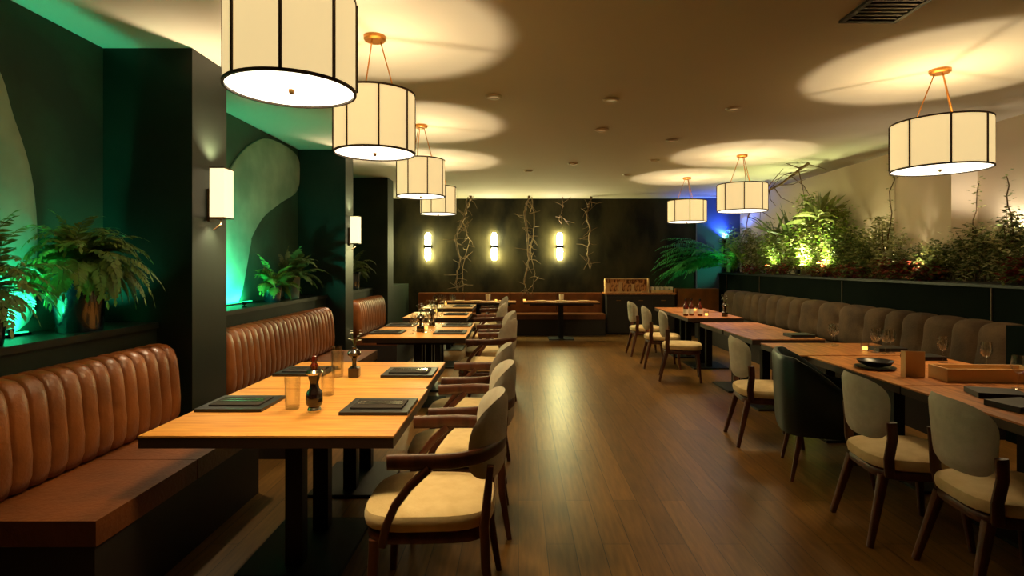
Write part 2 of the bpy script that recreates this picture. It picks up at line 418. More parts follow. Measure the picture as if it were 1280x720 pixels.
# ================================================================ benches
def bench(name_label, y0, y1, far_round=True, nch=None):
    L = y1-y0
    t = thing('bench', name_label, 'bench', (-2.1, (y0+y1)/2, 0), 0, 'tan leather benches along the left wall')
    finish('base', B(-.31, .395, -L/2+.004, L/2-.004, 0, .36), 'dkbase', t, bevel=0.01)
    n = max(2, round(L/0.75))
    for i in range(n):
        a = -L/2+L*i/n; b = a+L/n
        finish('seat_cushion', B(-.31, .4, a+.003, b-.003, .361, .465), 'leather_seat', t, bevel=.018)
    channel_back(t, -L/2, L/2, nch or round(L/0.1), 'leather')
    return t
def channel_back(t, a, b, n, m, z0=0.466, z1=0.985, xf=-.1, xb=-.31, amp=0.042, per=12, name='backrest', irregular=0.0, seed=1):
    """upholstered back with vertical channels; front faces +x"""
    # profile (x,z) from bottom back round the front to the top back
    prof = []
    H = z1-z0; D = xf-xb
    ctrl = [(0, 0), (.55, 0), (.86, .02), (.97, .12), (1.0, .3), (.98, .5), (.94, .68), (.88, .82), (.78, .93), (.6, .985), (.35, 1.0), (.08, .99), (0, .9), (0, .45)]
    prof = [(xb+c[0]*D, z0+c[1]*H) for c in ctrl]
    wts = [0, 0, .5, 1, 1, 1, 1, 1, 1, .9, .6, .2, 0, 0]
    mx = sum(p[0] for p in prof)/len(prof); mz = sum(p[1] for p in prof)/len(prof)
    rnd = random.Random(seed)
    bounds = [0.0]
    for i in range(n): bounds.append(bounds[-1]+1+rnd.uniform(-irregular, irregular))
    bounds = [a+(b-a)*v/bounds[-1] for v in bounds]
    ys = []
    for i in range(n):
        for k in range(per+(1 if i == n-1 else 0)):
            ys.append((bounds[i]+(bounds[i+1]-bounds[i])*k/per, max(0, math.sin(PI*k/per))**(.3 if irregular == 0 else .45)))
    bm = bmesh.new(); rings = []
    for y, puff in ys:
        e = min(y-a, b-y); k = 1.0
        er = 0.05
        if e < er: k = 0.86+0.14*math.sqrt(max(0, 1-(1-e/er)**2))
        r = []
        for (x, z), wt in zip(prof, wts):
            nx, nz = (x-mx), (z-mz); l = math.hypot(nx, nz)
            off = amp*(puff-1)*wt
            xx = mx+(x-mx)*k+nx/l*off; zz = mz+(z-mz)*(k if z > mz else 1)+nz/l*off
            r.append(bm.verts.new((max(xx, xb), y, zz)))
        rings.append(r)
    m_ = len(prof)
    for p, q in zip(rings, rings[1:]):
        for j in range(m_): bm.faces.new((p[j], q[j], q[(j+1) % m_], p[(j+1) % m_]))
    bm.faces.new(rings[0]); bm.faces.new(rings[-1][::-1])
    return finish(name, bm, m, t, angle=60)
bench('tan leather bench nearest the camera, ribbed back under the big fern', 2.25, 3.68, nch=14)
bench('tan leather bench with ribbed back between the first and second dark columns', 4.3, 6.75)
bench('short tan leather bench between the second and third dark columns', 7.85, 9.35)

# bench along the far wall
def wall_bench(x0, x1, label, ztop=0.87, yb=12.36, segs=6):
    L = x1-x0
    t = thing('bench', label, 'bench', ((x0+x1)/2, yb, 0), 0, 'benches along the far wall')
    finish('base', B(-L/2, L/2, -.66, -.005, 0, .34), 'dkbase', t, bevel=.01)
    n = max(1, round(L/1.1))
    for i in range(n):
        a = -L/2+L*i/n
        finish('seat_cushion', B(a+.005, a+L/n-.005, -.68, -.005, .342, .45), 'leather_seat', t, bevel=.025)
        finish('backrest', B(a+.005, a+L/n-.005, -.2, -.005, .452, ztop), 'leather', t, bevel=.04)
    return t
wall_bench(-2.18, 1.82, 'long low tan leather bench along the dark far wall under the round wall lights')

# the grey-brown bench on the right
t = thing('bench', 'long taupe bench with deep soft folds along the green planter wall', 'bench', (4.0, 8.1, 0))
L = 11.4-4.75
finish('base', B(-.4, .38, -L/2, L/2, 0, .35), 'dkbase', t, bevel=.01)
for i in range(8):
    a = -L/2+L*i/8
    finish('seat_cushion', B(-.42, .38, a+.004, a+L/8-.004, .352, .46), 'taupe', t, bevel=.03)
def flip_back(t, a, b, n, m, **k):
    o = channel_back(t, a, b, n, m, **k)
    o.data.transform(Matrix.Scale(-1, 4, (1, 0, 0))); o.data.flip_normals(); return o
flip_back(t, -L/2, L/2, 17, 'taupe', xf=-.12, xb=-.38, amp=.085, per=10, irregular=.35, seed=4)
finish('end_panel', B(.14, .38, -L/2-.5, -L/2-.02, 0, .98), 'panel', t, bevel=.01)
# short tan return bench in the far right corner
t = thing('bench', 'short tan leather bench across the far end of the taupe bench', 'bench', (3.85, 12.0, 0))
finish('base', B(-.44, .44, -.3, .3, 0, .35), 'dkbase', t, bevel=.01)
finish('seat_cushion', B(-.44, .44, -.55, .3, .352, .46), 'leather_seat', t, bevel=.03)
finish('backrest', B(-.44, .44, -.02, .25, .462, .97), 'leather', t, bevel=.05)

# ================================================================ planter
t = thing('planter', 'long dark green planter box behind the taupe bench, full of plants', 'planter', (4.63, 7.8, 0))
finish('box', B(-.235, .24, -4.45, 4.45, 0, 1.28), 'panel', t, bevel=.006)
finish('rim', B(-.245, .245, -4.46, 4.46, 1.281, 1.31), 'greengloss', t, bevel=.004)
finish('soil', B(-.2, .2, -4.4, 4.4, 1.311, 1.325), 'soil', t, smooth=False)
for yy in (-2.6, -.2, 2.4, 4.0):
    finish('corner_strip', B(-.243, -.2351, yy-.006, yy+.006, .01, 1.275), 'bronze', t, smooth=False)

# ================================================================ tables
def table(name_label, x0, x1, y0, y1, posts, group, top='wood', th=.055, dirbar='y', z=0.75):
    cx, cy = (x0+x1)/2, (y0+y1)/2; W, D = x1-x0, y1-y0
    t = thing('dining_table', name_label, 'table', (cx, cy, 0), 0, group)
    finish('tabletop', B(-W/2, W/2, -D/2+.002, D/2-.002, z-.009, z), top, t, bevel=.003)
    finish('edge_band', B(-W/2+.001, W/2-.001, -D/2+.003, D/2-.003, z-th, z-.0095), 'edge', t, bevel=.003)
    finish('apron', B(-W/2+.12, W/2-.12, -D/2+.1, D/2-.1, z-th-.03, z-th-.0005), 'black', t, bevel=.003)
    for py in posts:
        finish('post', B(-.042, .042, py-.035, py+.035, .021, z-th-.031), 'black', t, bevel=.004)
    a, b = min(posts), max(posts)
    finish('base_plate', B(-.25, .25, a-.12, b+.12, 0.0, .02), 'iron', t, bevel=.004)
    return t
gl = 'light oak tables of the left row'
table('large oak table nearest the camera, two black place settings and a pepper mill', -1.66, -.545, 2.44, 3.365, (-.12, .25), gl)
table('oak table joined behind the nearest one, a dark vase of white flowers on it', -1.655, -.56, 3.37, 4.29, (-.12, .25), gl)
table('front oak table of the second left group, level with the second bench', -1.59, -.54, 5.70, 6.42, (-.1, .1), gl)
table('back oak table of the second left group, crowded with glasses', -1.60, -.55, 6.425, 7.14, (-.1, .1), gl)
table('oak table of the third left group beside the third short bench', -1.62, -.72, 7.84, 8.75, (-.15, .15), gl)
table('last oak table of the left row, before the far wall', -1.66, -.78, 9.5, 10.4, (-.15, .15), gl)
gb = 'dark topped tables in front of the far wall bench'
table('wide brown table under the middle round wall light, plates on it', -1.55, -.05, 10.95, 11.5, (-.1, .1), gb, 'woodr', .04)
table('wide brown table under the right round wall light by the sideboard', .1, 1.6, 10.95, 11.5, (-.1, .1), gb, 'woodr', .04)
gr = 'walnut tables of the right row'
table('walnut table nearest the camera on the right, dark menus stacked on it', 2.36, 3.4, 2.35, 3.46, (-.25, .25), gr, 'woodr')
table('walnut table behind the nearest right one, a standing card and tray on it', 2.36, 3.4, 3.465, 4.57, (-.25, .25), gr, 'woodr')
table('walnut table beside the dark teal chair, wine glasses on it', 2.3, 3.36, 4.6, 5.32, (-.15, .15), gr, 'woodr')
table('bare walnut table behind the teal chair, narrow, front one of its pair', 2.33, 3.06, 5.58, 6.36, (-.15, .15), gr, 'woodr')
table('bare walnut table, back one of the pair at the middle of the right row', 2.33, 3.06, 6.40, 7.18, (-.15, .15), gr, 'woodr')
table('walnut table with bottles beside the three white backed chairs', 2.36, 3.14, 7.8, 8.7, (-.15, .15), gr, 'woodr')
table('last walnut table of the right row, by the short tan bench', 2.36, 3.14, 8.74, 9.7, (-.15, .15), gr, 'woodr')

# ================================================================ chairs (local +x is where the sitter faces)
def armchair():
    t = thing('armchair', '', 'chair')
    bm = bmesh.new(); cushion(bm, .0, 0, .40, .48, .56, .53, p=3.6, crown=.02, rear=.9); finish('seat', bm, 'cream', t)
    bm = bmesh.new(); cushion(bm, .0, 0, .345, .399, .52, .50, p=4.5, crown=0, rear=.9); finish('seat_frame', bm, 'walnut', t)
    for s in (-1, 1):
        bm = bmesh.new(); leg(bm, (.21, s*.205, .36), (.23, s*.225, 0), .024, .015); finish('leg', bm, 'walnut', t)
        bm = bmesh.new()
        pts = [(-.29, s*.22, 0), (-.25, s*.21, .25), (-.245, s*.215, .42), (-.27, s*.225, .67)]
        sweep(bm, pts, rrect(1, 1, 3), scales=[.014, .02, .021, .014]); finish('leg', bm, 'walnut', t)
        bm = bmesh.new()      # curved support from seat frame up to the rail
        pts = [(.165, s*.262, .36), (.15, s*.272, .44), (.11, s*.28, .53), (.05, s*.286, .61), (-.03, s*.288, .685)]
        sweep(bm, pts, rrect(.017, .02, 3), up=Vector((0, 1, 0))); finish('arm_support', bm, 'walnut', t)
    bm = bmesh.new(); pts = []; sc_ = []
    n = 30
    for i in range(n+1):
        u = -1+2*i/n
        if abs(u) > .6:
            k = (abs(u)-.6)/.4; x = -.08+.22*k; y = math.copysign(.29-.005*k, u)
        else:
            a = PI/2+(.6-abs(u))/.6*PI/2; x = -.08+.235*math.cos(a); y = math.copysign(.29*math.sin(a), u)
        pts.append((x, y, .705+.012*(1-abs(u)))); sc_.append(1)
    sweep(bm, pts, rrect(.017, .031, 3, 3)); finish('arm_rail', bm, 'walnut', t)
    bm = bmesh.new(); pad(bm, .285, -.02, 1.02, .58, .93, .035, corner=3.2, lean=.02, arch=.12); finish('backrest', bm, 'white', t)
    return t
def sidechair():
    t = thing('dining_chair', '', 'chair')
    bm = bmesh.new(); cushion(bm, .0, 0, .405, .475, .50, .50, p=3.4, crown=.02, rear=.88); finish('seat', bm, 'cream', t)
    bm = bmesh.new(); cushion(bm, .0, 0, .35, .404, .46, .46, p=4.5, crown=0, rear=.88); finish('seat_frame', bm, 'walnut', t)
    for s in (-1, 1):
        bm = bmesh.new(); leg(bm, (.185, s*.18, .37), (.225, s*.215, 0), .023, .014); finish('leg', bm, 'walnut', t)
        bm = bmesh.new(); leg(bm, (-.19, s*.17, .37), (-.28, s*.215, 0), .024, .015); finish('leg', bm, 'walnut', t)
        bm = bmesh.new(); sweep(bm, [(-.17, s*.195, .37), (-.185, s*.215, .47), (-.178, s*.236, .58), (-.185, s*.24, .67)], rrect(.013, .026, 3, 3), up=Vector((1, 0, 0))); finish('back_post', bm, 'walnut', t)
    bm = bmesh.new(); pad(bm, .28, .025, .9, .55, .885, .035, corner=5, lean=.03, arch=.12, botcut=.16); finish('backrest', bm, 'white', t)
    return t
def tubchair():
    t = thing('tub_chair', '', 'chair')
    bm = bmesh.new(); cushion(bm, .03, 0, .38, .48, .50, .46, p=5, crown=.02); finish('seat', bm, 'teal', t)
    bm = bmesh.new(); path = []
    N = 36
    for i in range(N+1):
        u = -1+2*i/N
        if abs(u) > .55:
            k = (abs(u)-.55)/.45; x = -.13+.36*k; y = math.copysign(.29, u)
        else:
            a = PI/2+(.55-abs(u))/.55*PI/2; c, s_ = math.cos(a), math.sin(a)
            x = -.13+.16*-abs(c)**(2/3.2); y = math.copysign(.29*abs(s_)**(2/3.2), u)
        path.append((x, y, u))
    rings = []
    for i, (x, y, u) in enumerate(path):
        x0, y0, _ = path[max(0, i-1)]; x1, y1, _ = path[min(N, i+1)]
        tx, ty = x1-x0, y1-y0; l = math.hypot(tx, ty); nx, ny = ty/l, -tx/l
        k = max(0, (abs(u)-.42)/.58); top = .86-.22*min(1, k*1.5)**1.3; bot = .33+.0*k
        if abs(u) > .9: top -= .03*(abs(u)-.9)/.1
        r = []
        for a_, z in ((-.022, bot), (.022, bot), (.03, bot+.05), (.027, top-.03), (.012, top), (-.012, top), (-.027, top-.03), (-.03, bot+.05)):
            lean = -.06*max(0, (z-.45))*(1-k)
            r.append(bm.verts.new((x+nx*a_+lean, y+ny*a_, z)))
        rings.append(r)
    for p, q in zip(rings, rings[1:]):
        for j in range(8): bm.faces.new((p[j], p[(j+1) % 8], q[(j+1) % 8], q[j]))
    bm.faces.new(rings[0]); bm.faces.new(rings[-1][::-1]); finish('shell', bm, 'teal', t, angle=50)
    finish('seat_base', B(-.22, .24, -.255, .255, .325, .379), 'teal', t, bevel=.01)
    for sx in (-1, 1):
        for s in (-1, 1):
            bm = bmesh.new(); leg(bm, (sx*.19, s*.22, .324), (sx*.25+.0, s*.25, 0), .02, .011); finish('leg', bm, 'walnut', t)
    return t
mk_arm, mk_side, mk_tub = Maker(armchair), Maker(sidechair), Maker(tubchair)
ga = 'wooden armchairs along the left row of tables'
mk_arm((-.385, 2.53, 0), PI, 'wooden armchair nearest the camera, rounded cream seat, curved rail and pale back', ga)
mk_arm((-.35, 3.26, 0), PI+.05, 'wooden armchair second from the camera, its white back above the first', ga)
mk_arm((-.37, 4.06, 0), PI-.04, 'wooden armchair third from the camera, at the far end of the second oak table', ga)
mk_arm((-.35, 5.95, 0), PI-.15, 'wooden armchair at the front table of the second left group', ga)
mk_arm((-.36, 6.78, 0), PI+.1, 'wooden armchair at the back table of the second left group', ga)
mk_arm((-.50, 8.25, 0), PI, 'wooden armchair at the third left group, a white napkin over it', ga)
mk_arm((-.52, 9.9, 0), PI, 'wooden armchair at the last oak table of the left row', ga)
gc = 'white backed wooden chairs along the right row'
mk_side((2.27, 2.6, 0), -.12, 'wooden chair nearest the camera on the right, curved off-white back, cream seat', gc)
mk_side((2.16, 3.15, 0), -.1, 'wooden chair second from the camera on the right, in front of the teal chair', gc)
mk_side((2.1, 4.76, 0), -.12, 'wooden chair with off-white back just behind the dark teal chair', gc)
mk_side((2.13, 7.3, 0), -.25, 'white backed chair with a visible tan seat, nearest of the three together', gc)
mk_side((2.1, 8.2, 0), -.1, 'white backed chair in the middle of the three together at the far right tables', gc)
mk_side((2.1, 9.25, 0), 0, 'white backed chair farthest back of the three together on the right', gc)
mk_tub((2.2, 4.02, 0), -.32, 'dark teal tub chair with a solid wraparound back and splayed legs')

# ================================================================ lamps
def drum(rad, h, nrib=8):
    t = thing('pendant_lamp', '', 'lamp')
    zt, zb = CEIL_Z, 2.2; top = zb+h
    bm = bmesh.new()
    lathe(bm, [(rad, zb+.006), (rad, top-.006), (rad-.004, top-.006), (rad-.004, zb+.006), (rad, zb+.006)], 48)
    finish('lamp_shade', bm, 'shade', t, angle=60)
    for k, z in (('top_ring', top-.012), ('bottom_ring', zb)):
        bm = bmesh.new(); lathe(bm, [(rad+.004, z), (rad+.004, z+.012), (rad-.006, z+.012), (rad-.006, z), (rad+.004, z)], 48)
        finish(k, bm, 'bronze', t)
    for i in range(nrib):
        a = 2*PI*(i+.3)/nrib; c, s = math.cos(a), math.sin(a)
        bm = bmesh.new(); sweep(bm, [((rad+.003)*c, (rad+.003)*s, zb+.012), ((rad+.003)*c, (rad+.003)*s, top-.012)], rrect(.006, .006, 2)); finish('rib', bm, 'bronze', t)
    bm = bmesh.new(); lathe(bm, [(0, zb+.012), (rad-.007, zb+.012), (rad-.007, zb+.008), (0, zb+.008)], 48); finish('diffuser', bm, 'diffuser', t)
    bm = bmesh.new(); lathe(bm, [(0, zb-.014), (.008, zb-.012), (.012, zb), (.012, zb+.007), (0, zb+.007)], 12); finish('finial', bm, 'brass', t)
    bm = bmesh.new(); lathe(bm, [(0, zt-.03), (.06, zt-.03), (.07, zt-.02), (.07, zt-.001), (0, zt-.001)], 24); finish('canopy', bm, 'brass', t)
    for i in range(3):
        a = 2*PI*(i+.1)/3; c, s = math.cos(a), math.sin(a)
        bm = bmesh.new(); tube(bm, [(.035*c, .035*s, zt-.03), (rad*.55*c, rad*.55*s, top-.03)], .0045, 6); finish('hanger_rod', bm, 'brass', t)
        bm = bmesh.new(); tube(bm, [(0, 0, top-.03), ((rad-.006)*c, (rad-.006)*s, top-.008)], .004, 6); finish('shade_spoke', bm, 'brass', t)
    lamp('bulb', 'POINT', (0, 0, top-(.15 if rad < .28 else .2)), SHADE_W, BULB, .02, parent=t); even_disc(kids(t)[-1].data if kids(t)[-1].type == 'LIGHT' else [c for c in kids(t) if c.type == 'LIGHT'][0].data)
    lamp('down_glow', 'AREA', (0, 0, zb-.02), DOWN_W*(1 if rad < .28 else .8), WARM, rad*1.6, parent=t).data.spread = math.radians(120 if rad < .28 else 135)
    return t
md1 = Maker(lambda: drum(.25, .385)); md2 = Maker(lambda: drum(.315, .36))
g = 'cream drum pendant lamps'
md1((-.92, 2.27, 0), 0, 'large cream drum pendant nearest the camera, cut by the top edge', g)
md1((-.915, 3.57, 0), .1, 'cream drum pendant second in the left row, brass canopy above', g)
md1((-1.02, 5.85, 0), .2, 'cream drum pendant third in the left row', g)
md1((-1.13, 7.9, 0), .3, 'small looking cream drum pendant, last in the left row', g)
md2((3.147, 4.18, 0), .1, 'wide cream drum pendant on the right above the walnut tables', g)
md2((2.98, 7.46, 0), .25, 'wide cream drum pendant in the middle of the right row', g)
md2((2.83, 9.4, 0), .4, 'wide cream drum pendant farthest back on the right, by the blue light', g)

# bracket lamps on the columns
def bracket_lamp():
    t = thing('wall_lamp', '', 'lamp')
    finish('wall_plate', B(0, .015, -.04, .04, -.03, .2), 'bronze', t, bevel=.003)
    finish('lamp_shade', B(.03, .13, -.065, .065, 0, .34), 'sconce', t, bevel=.008)
    finish('top_rim', B(.026, .134, -.069, .069, .341, .35), 'bronze', t, bevel=.002)
    finish('bottom_rim', B(.026, .134, -.069, .069, -.01, -.001), 'bronze', t, bevel=.002)
    bm = bmesh.new(); tube(bm, [(.075, 0, -.01), (.075, 0, -.05), (.02, 0, -.09)], .005, 6); finish('bracket', bm, 'bronze', t)
    finish('bracket_arm', B(.012, .03, -.02, .02, .08, .12), 'bronze', t)
    lamp('up_light', 'SPOT', (.08, 0, .37), 90, BULB, .03, (PI, 0, 0), t, 2.2, .8)
    lamp('low_light', 'SPOT', (.08, 0, -.03), 50, BULB, .03, (0, 0, 0), t, 2.2, .8)
    return t
mb = Maker(bracket_lamp)
mb((-2.189, 3.98, 1.83), 0, 'glowing rectangular wall lamp on the near dark column', 'wall lamps on the columns')
mb((-2.189, 7.255, 1.77), 0, 'small glowing rectangular wall lamp on the second dark column', 'wall lamps on the columns')

# round-glow wall lights on the far wall
def far_sconce():
    t = thing('wall_light', '', 'lamp')
    lamp('ceiling_fill', 'SPOT', (0, -.2, .4), 38, (1, .84, .68), .05, (math.radians(212), 0, 0), t, 1.9, .9)  # added spot that brightens the far ceiling
    bm = bmesh.new(); lathe(bm, [(0, .03), (.05, .03), (.065, .06), (.06, .24), (.04, .3), (0, .3)], 16, cy=-.085); finish('upper_tube', bm, 'tube', t)
    bm = bmesh.new(); lathe(bm, [(0, -.3), (.04, -.3), (.06, -.24), (.065, -.06), (.05, -.03), (0, -.03)], 16, cy=-.085); finish('lower_tube', bm, 'tube', t)
    finish('bracket', B(-.075, .075, -.155, -.001, -.029, .029), 'black', t, bevel=.006)
    return t
ms = Maker(far_sconce)
g = 'round glowing lights on the far wall'
ms((-1.99, 12.399, 1.88), 0, 'wall light with a green-yellow halo, left of the three on the far wall', g)
ms((-.53, 12.399, 1.88), 0, 'wall light with a green-yellow halo, middle of the three on the far wall', g)
ms((.91, 12.399, 1.88), 0, 'wall light with a green-yellow halo, right of the three on the far wall', g)

# recessed ceiling spots
def downlight():
    t = thing('ceiling_spotlight', '', 'lamp')
    bm = bmesh.new(); lathe(bm, [(.045, -.02), (.06, -.02), (.075, -.002), (.045, -.002), (.045, -.02)], 24); finish('trim_ring', bm, 'trimw', t)
    bm = bmesh.new(); lathe(bm, [(0, -.006), (.0445, -.006), (.0445, -.002), (0, -.002)], 20); finish('lens', bm, 'spotglow', t)
    return t
mdl = Maker(downlight)
def cpos(px, py):
    Y = 1015/(HOR-py); return ((px-CX)*Y/F_PX, Y, CEIL_Z)
SPOTS = [(617, 120, 'nearest the left pendants', 0), (764, 124, 'near the middle of the ceiling, left of a pair', 32), (917, 135, 'near the middle of the ceiling, right of a pair', 9),
         (752, 162, 'behind the nearest pair at mid ceiling', 22), (716, 204, 'on the left of the far aisle ceiling', 28), (840, 175, 'in the glow beside the middle right pendant', 0),
         (818, 200, 'in front of the blue lit ceiling', 26), (660, 213, 'over the far end of the aisle', 26), (784, 218, 'close to the far wall ceiling on the right', 20)]
for px, py, d, pw in SPOTS:
    p = cpos(px, py); o = mdl(p, 0, 'small round recessed ceiling spotlight '+d, 'recessed ceiling spotlights')
    if pw: lamp('spot_beam', 'SPOT', (0, 0, -.03), pw*2.0, AMBER, .04, parent=o, spot=1.25, blend=.7)
# air vent
t = thing('air_vent', 'dark square ceiling air vent at the top right', 'air vent', (2.08, 3.17, CEIL_Z-.001), 0)
bm = bmesh.new()
for a in ((-.17, .17, -.17, -.14), (-.17, .17, .14, .17), (-.17, -.14, -.14, .14), (.14, .17, -.14, .14)): box(bm, *a, -.015, 0)
finish('frame', bm, 'vent', t)
bm = bmesh.new()
for i in range(6): box(bm, -.138, .138, -.12+i*.045, -.105+i*.045, -.012, -.004)
finish('grille', bm, 'bronze', t); finish('backing', B(-.139, .139, -.139, .139, -.0035, 0), 'black', t)

# ================================================================ sideboard by the far wall
t = thing('sideboard', 'dark wooden sideboard against the far wall, right of the long bench', 'cabinet', (2.6, 12.1, 0))
finish('body', B(-.72, .72, -.2, .22, .04, .85), 'dkbase', t, bevel=.006)
finish('worktop', B(-.75, .75, -.22, .24, .851, .885), 'woodr', t, bevel=.004)
for i in range(3):
    x0 = -.7+i*.475
    d = finish('door', B(x0, x0+.45, -.218, -.2005, .08, .8), 'dkbase', t, bevel=.004)
    finish('handle', B(x0+.18, x0+.27, -.23, -.2185, .72, .732), 'brass', d)
finish('plinth', B(-.68, .68, -.17, .2, 0, .039), 'black', t, smooth=False)
t = thing('card_rack', 'wide orange wooden rack of printed cards on the sideboard', 'rack', (2.33, 12.08, .886))
finish('frame_back', B(-.47, .47, .06, .08, 0, .3), 'printed', t, smooth=False)
finish('frame', box(box(box(box(bmesh.new(), -.47, -.445, -.08, .058, 0, .3), .445, .47, -.08, .058, 0, .3), -.444, .444, -.08, .058, 0, .02), -.444, .444, .0, .058, .28, .3), 'paper', t)
rnd = random.Random(3)
for i in range(9):
    x = -.41+i*.09
    o = finish('printed_card', B(-.035, .035, -.006, .006, 0, rnd.uniform(.16, .24)), 'printed' if i % 3 else 'paper', None, smooth=False)
    tag(o, ['printed card standing in the left part of the orange rack', 'printed card standing in the middle of the orange rack', 'printed card standing in the right part of the orange rack'][i//3],
        'card', ['cards at the left of the rack', 'cards in the middle of the rack', 'cards at the right of the rack'][i//3], (2.33+x, 12.03, .907))
t = thing('display_box', 'low pale slatted box at the right end of the sideboard', 'box', (3.08, 12.08, .886))
finish('body', B(-.23, .23, -.08, .08, 0, .05), 'paper', t, bevel=.003)
finish('slats', box(box(box(box(box(bmesh.new(), -.23, -.17, -.08, .08, .051, .12), -.13, -.07, -.08, .08, .051, .12), -.03, .03, -.08, .08, .051, .12), .07, .13, -.08, .08, .051, .12), .17, .23, -.08, .08, .051, .12), 'linen', t)

# ================================================================ things on the tables
TT = 0.7505
def setting(m=('slate', 'napkin')):
    t = thing('place_setting', '', 'place mat')
    finish('slate_mat', B(-.17, .17, -.15, .15, 0, .016), m[0], t, bevel=.004)
    bm = bmesh.new(); box(bm, -.13, .13, -.09, .08, .0165, .024); finish('folded_napkin', bm, m[1], t, bevel=.003)
    bm = bmesh.new(); box(bm, -.11, .09, -.02, -.008, .0245, .027); box(bm, .04, .12, -.026, -.002, .0245, .027); finish('knife', bm, 'silver', t, smooth=False)
    bm = bmesh.new(); box(bm, -.11, .06, .02, .03, .0245, .027); box(bm, .06, .11, .012, .038, .0245, .027); finish('fork', bm, 'silver', t, smooth=False)
    return t
ms_ = Maker(setting)
g = 'black place settings on the oak tables'
for x, y, lab in [(-1.47, 2.98, 'black place setting at the bench side of the nearest oak table'), (-.72, 2.92, 'black place setting at the aisle side of the nearest oak table'),
                  (-1.47, 3.88, 'black place setting at the bench side of the second oak table'), (-.74, 3.84, 'black place setting at the aisle side of the second oak table'),
                  (-1.42, 6.1, 'black place setting, bench side, front table of the second left group'), (-.74, 6.1, 'black place setting, aisle side, front table of the second left group'),
                  (-1.42, 6.82, 'black place setting, bench side, back table of the second left group'), (-.74, 6.82, 'black place setting, aisle side, back table of the second left group'),
                  (-.92, 8.3, 'black place setting, aisle side, oak table of the third left group'), (-.98, 9.95, 'black place setting, aisle side, last oak table of the left row')]:
    ms_((x, y, TT), 0, lab, g)

def tumbler():
    bm = bmesh.new(); lathe(bm, [(0, 0), (.033, 0), (.036, .01), (.04, .165), (.0375, .165), (.0335, .014), (0, .012)], 24)
    o = finish('drinking_glass', bm, 'glass'); o['category'] = 'glass'; return o
mt = Maker(tumbler)
g = 'tall water glasses'
for x, y, lab in [(-1.17, 2.9, 'tall clear water glass left of the pepper mill on the nearest oak table'), (-1.09, 3.2, 'tall clear water glass behind the pepper mill on the nearest table'),
                  (-1.2, 3.72, 'tall clear water glass at the left of the white flower vase'), (-1.3, 4.0, 'clear water glass behind and left of the white flower vase'),
                  ]:
    mt((x, y, TT), 0, lab, g)
def wineglass():
    t = thing('wine_glass', '', 'glass')
    bm = bmesh.new(); lathe(bm, [(0, 0), (.034, .001), (.03, .004), (.006, .01), (.0045, .02), (.0045, .085), (.0, .088)], 20); finish('stem', bm, 'glass', t)
    bm = bmesh.new(); lathe(bm, [(0, .089), (.018, .096), (.034, .12), (.038, .15), (.031, .2), (.0295, .2), (.036, .15), (.032, .122), (.017, .099), (0, .093)], 24); finish('bowl', bm, 'glass', t)
    return t
mw = Maker(wineglass)
rnd = random.Random(8)
clusters = [('on the front table of the second left group', 'wine glasses, second left group front', [(-1.13, 6.0), (-1.02, 6.12), (-1.16, 6.26), (-.98, 6.3)]),
            ('on the back table of the second left group', 'wine glasses, second left group back', [(-1.12, 6.6), (-1.0, 6.72), (-1.1, 6.9), (-.98, 7.0)]),
            ('on the oak table of the third left group', 'wine glasses, third left group', [(-1.35, 8.0), (-1.2, 8.12), (-1.3, 8.35), (-1.15, 8.5), (-1.22, 8.25), (-1.38, 8.55)]),
            ('on the last oak table of the left row', 'wine glasses, last left table', [(-1.45, 9.7), (-1.3, 9.85), (-1.4, 10.1), (-1.22, 10.2), (-1.15, 9.95), (-1.5, 10.25)]),
            ('on the walnut table beside the teal chair, left pair', 'wine glasses by the teal chair', [(2.86, 5.1), (2.93, 5.18)]),
            ('in the cluster on the walnut table beside the teal chair', 'wine glasses in the cluster', [(3.02, 4.74), (3.08, 4.8), (3.14, 4.72), (3.07, 4.68)]),
            ('behind the long tray on the right tables', 'wine glasses behind the tray', [(3.22, 4.25), (3.3, 3.95)]),
            ('on the walnut table nearest the camera', 'wine glasses on the nearest right table', [(3.0, 3.36), (3.12, 3.38)]),
            ]
for lab, g, pts in clusters:
    for p in pts: mw((p[0], p[1], TT), 0, 'clear wine glass '+lab, g)
def votive():
    t = thing('candle_holder', '', 'candle')
    bm = bmesh.new(); lathe(bm, [(0, 0), (.03, 0), (.034, .07), (.031, .07), (.028, .006), (0, .006)], 20); finish('glass_cup', bm, 'glass', t)
    bm = bmesh.new(); lathe(bm, [(0, .0065), (.022, .0065), (.022, .035), (0, .035)], 16); finish('wax', bm, 'candle', t)
    return t
mv = Maker(votive)
for x, y, z, lab in [(-1.06, 6.42, TT, 'small lit candle between the glasses of the second left group'), (-1.27, 8.6, TT, 'small lit candle on the third left group table'), (-1.34, 10.3, TT, 'small lit candle on the last oak table of the left row'),
                  (.12, 11.3, TT, 'lit candle on the right far wall table'), (3.0, 4.85, TT, 'small lit candle beside the wine glass cluster near the teal chair'),
                  (2.72, 8.1, TT, 'lit candle beside the bottles on the right row table'), (2.82, 8.95, TT, 'lit candle on the last walnut table of the right row'), (-.45, 11.25, TT, 'lit candle on the left far wall table')]:
    mv((x, y, z), 0, lab, 'small lit candles')

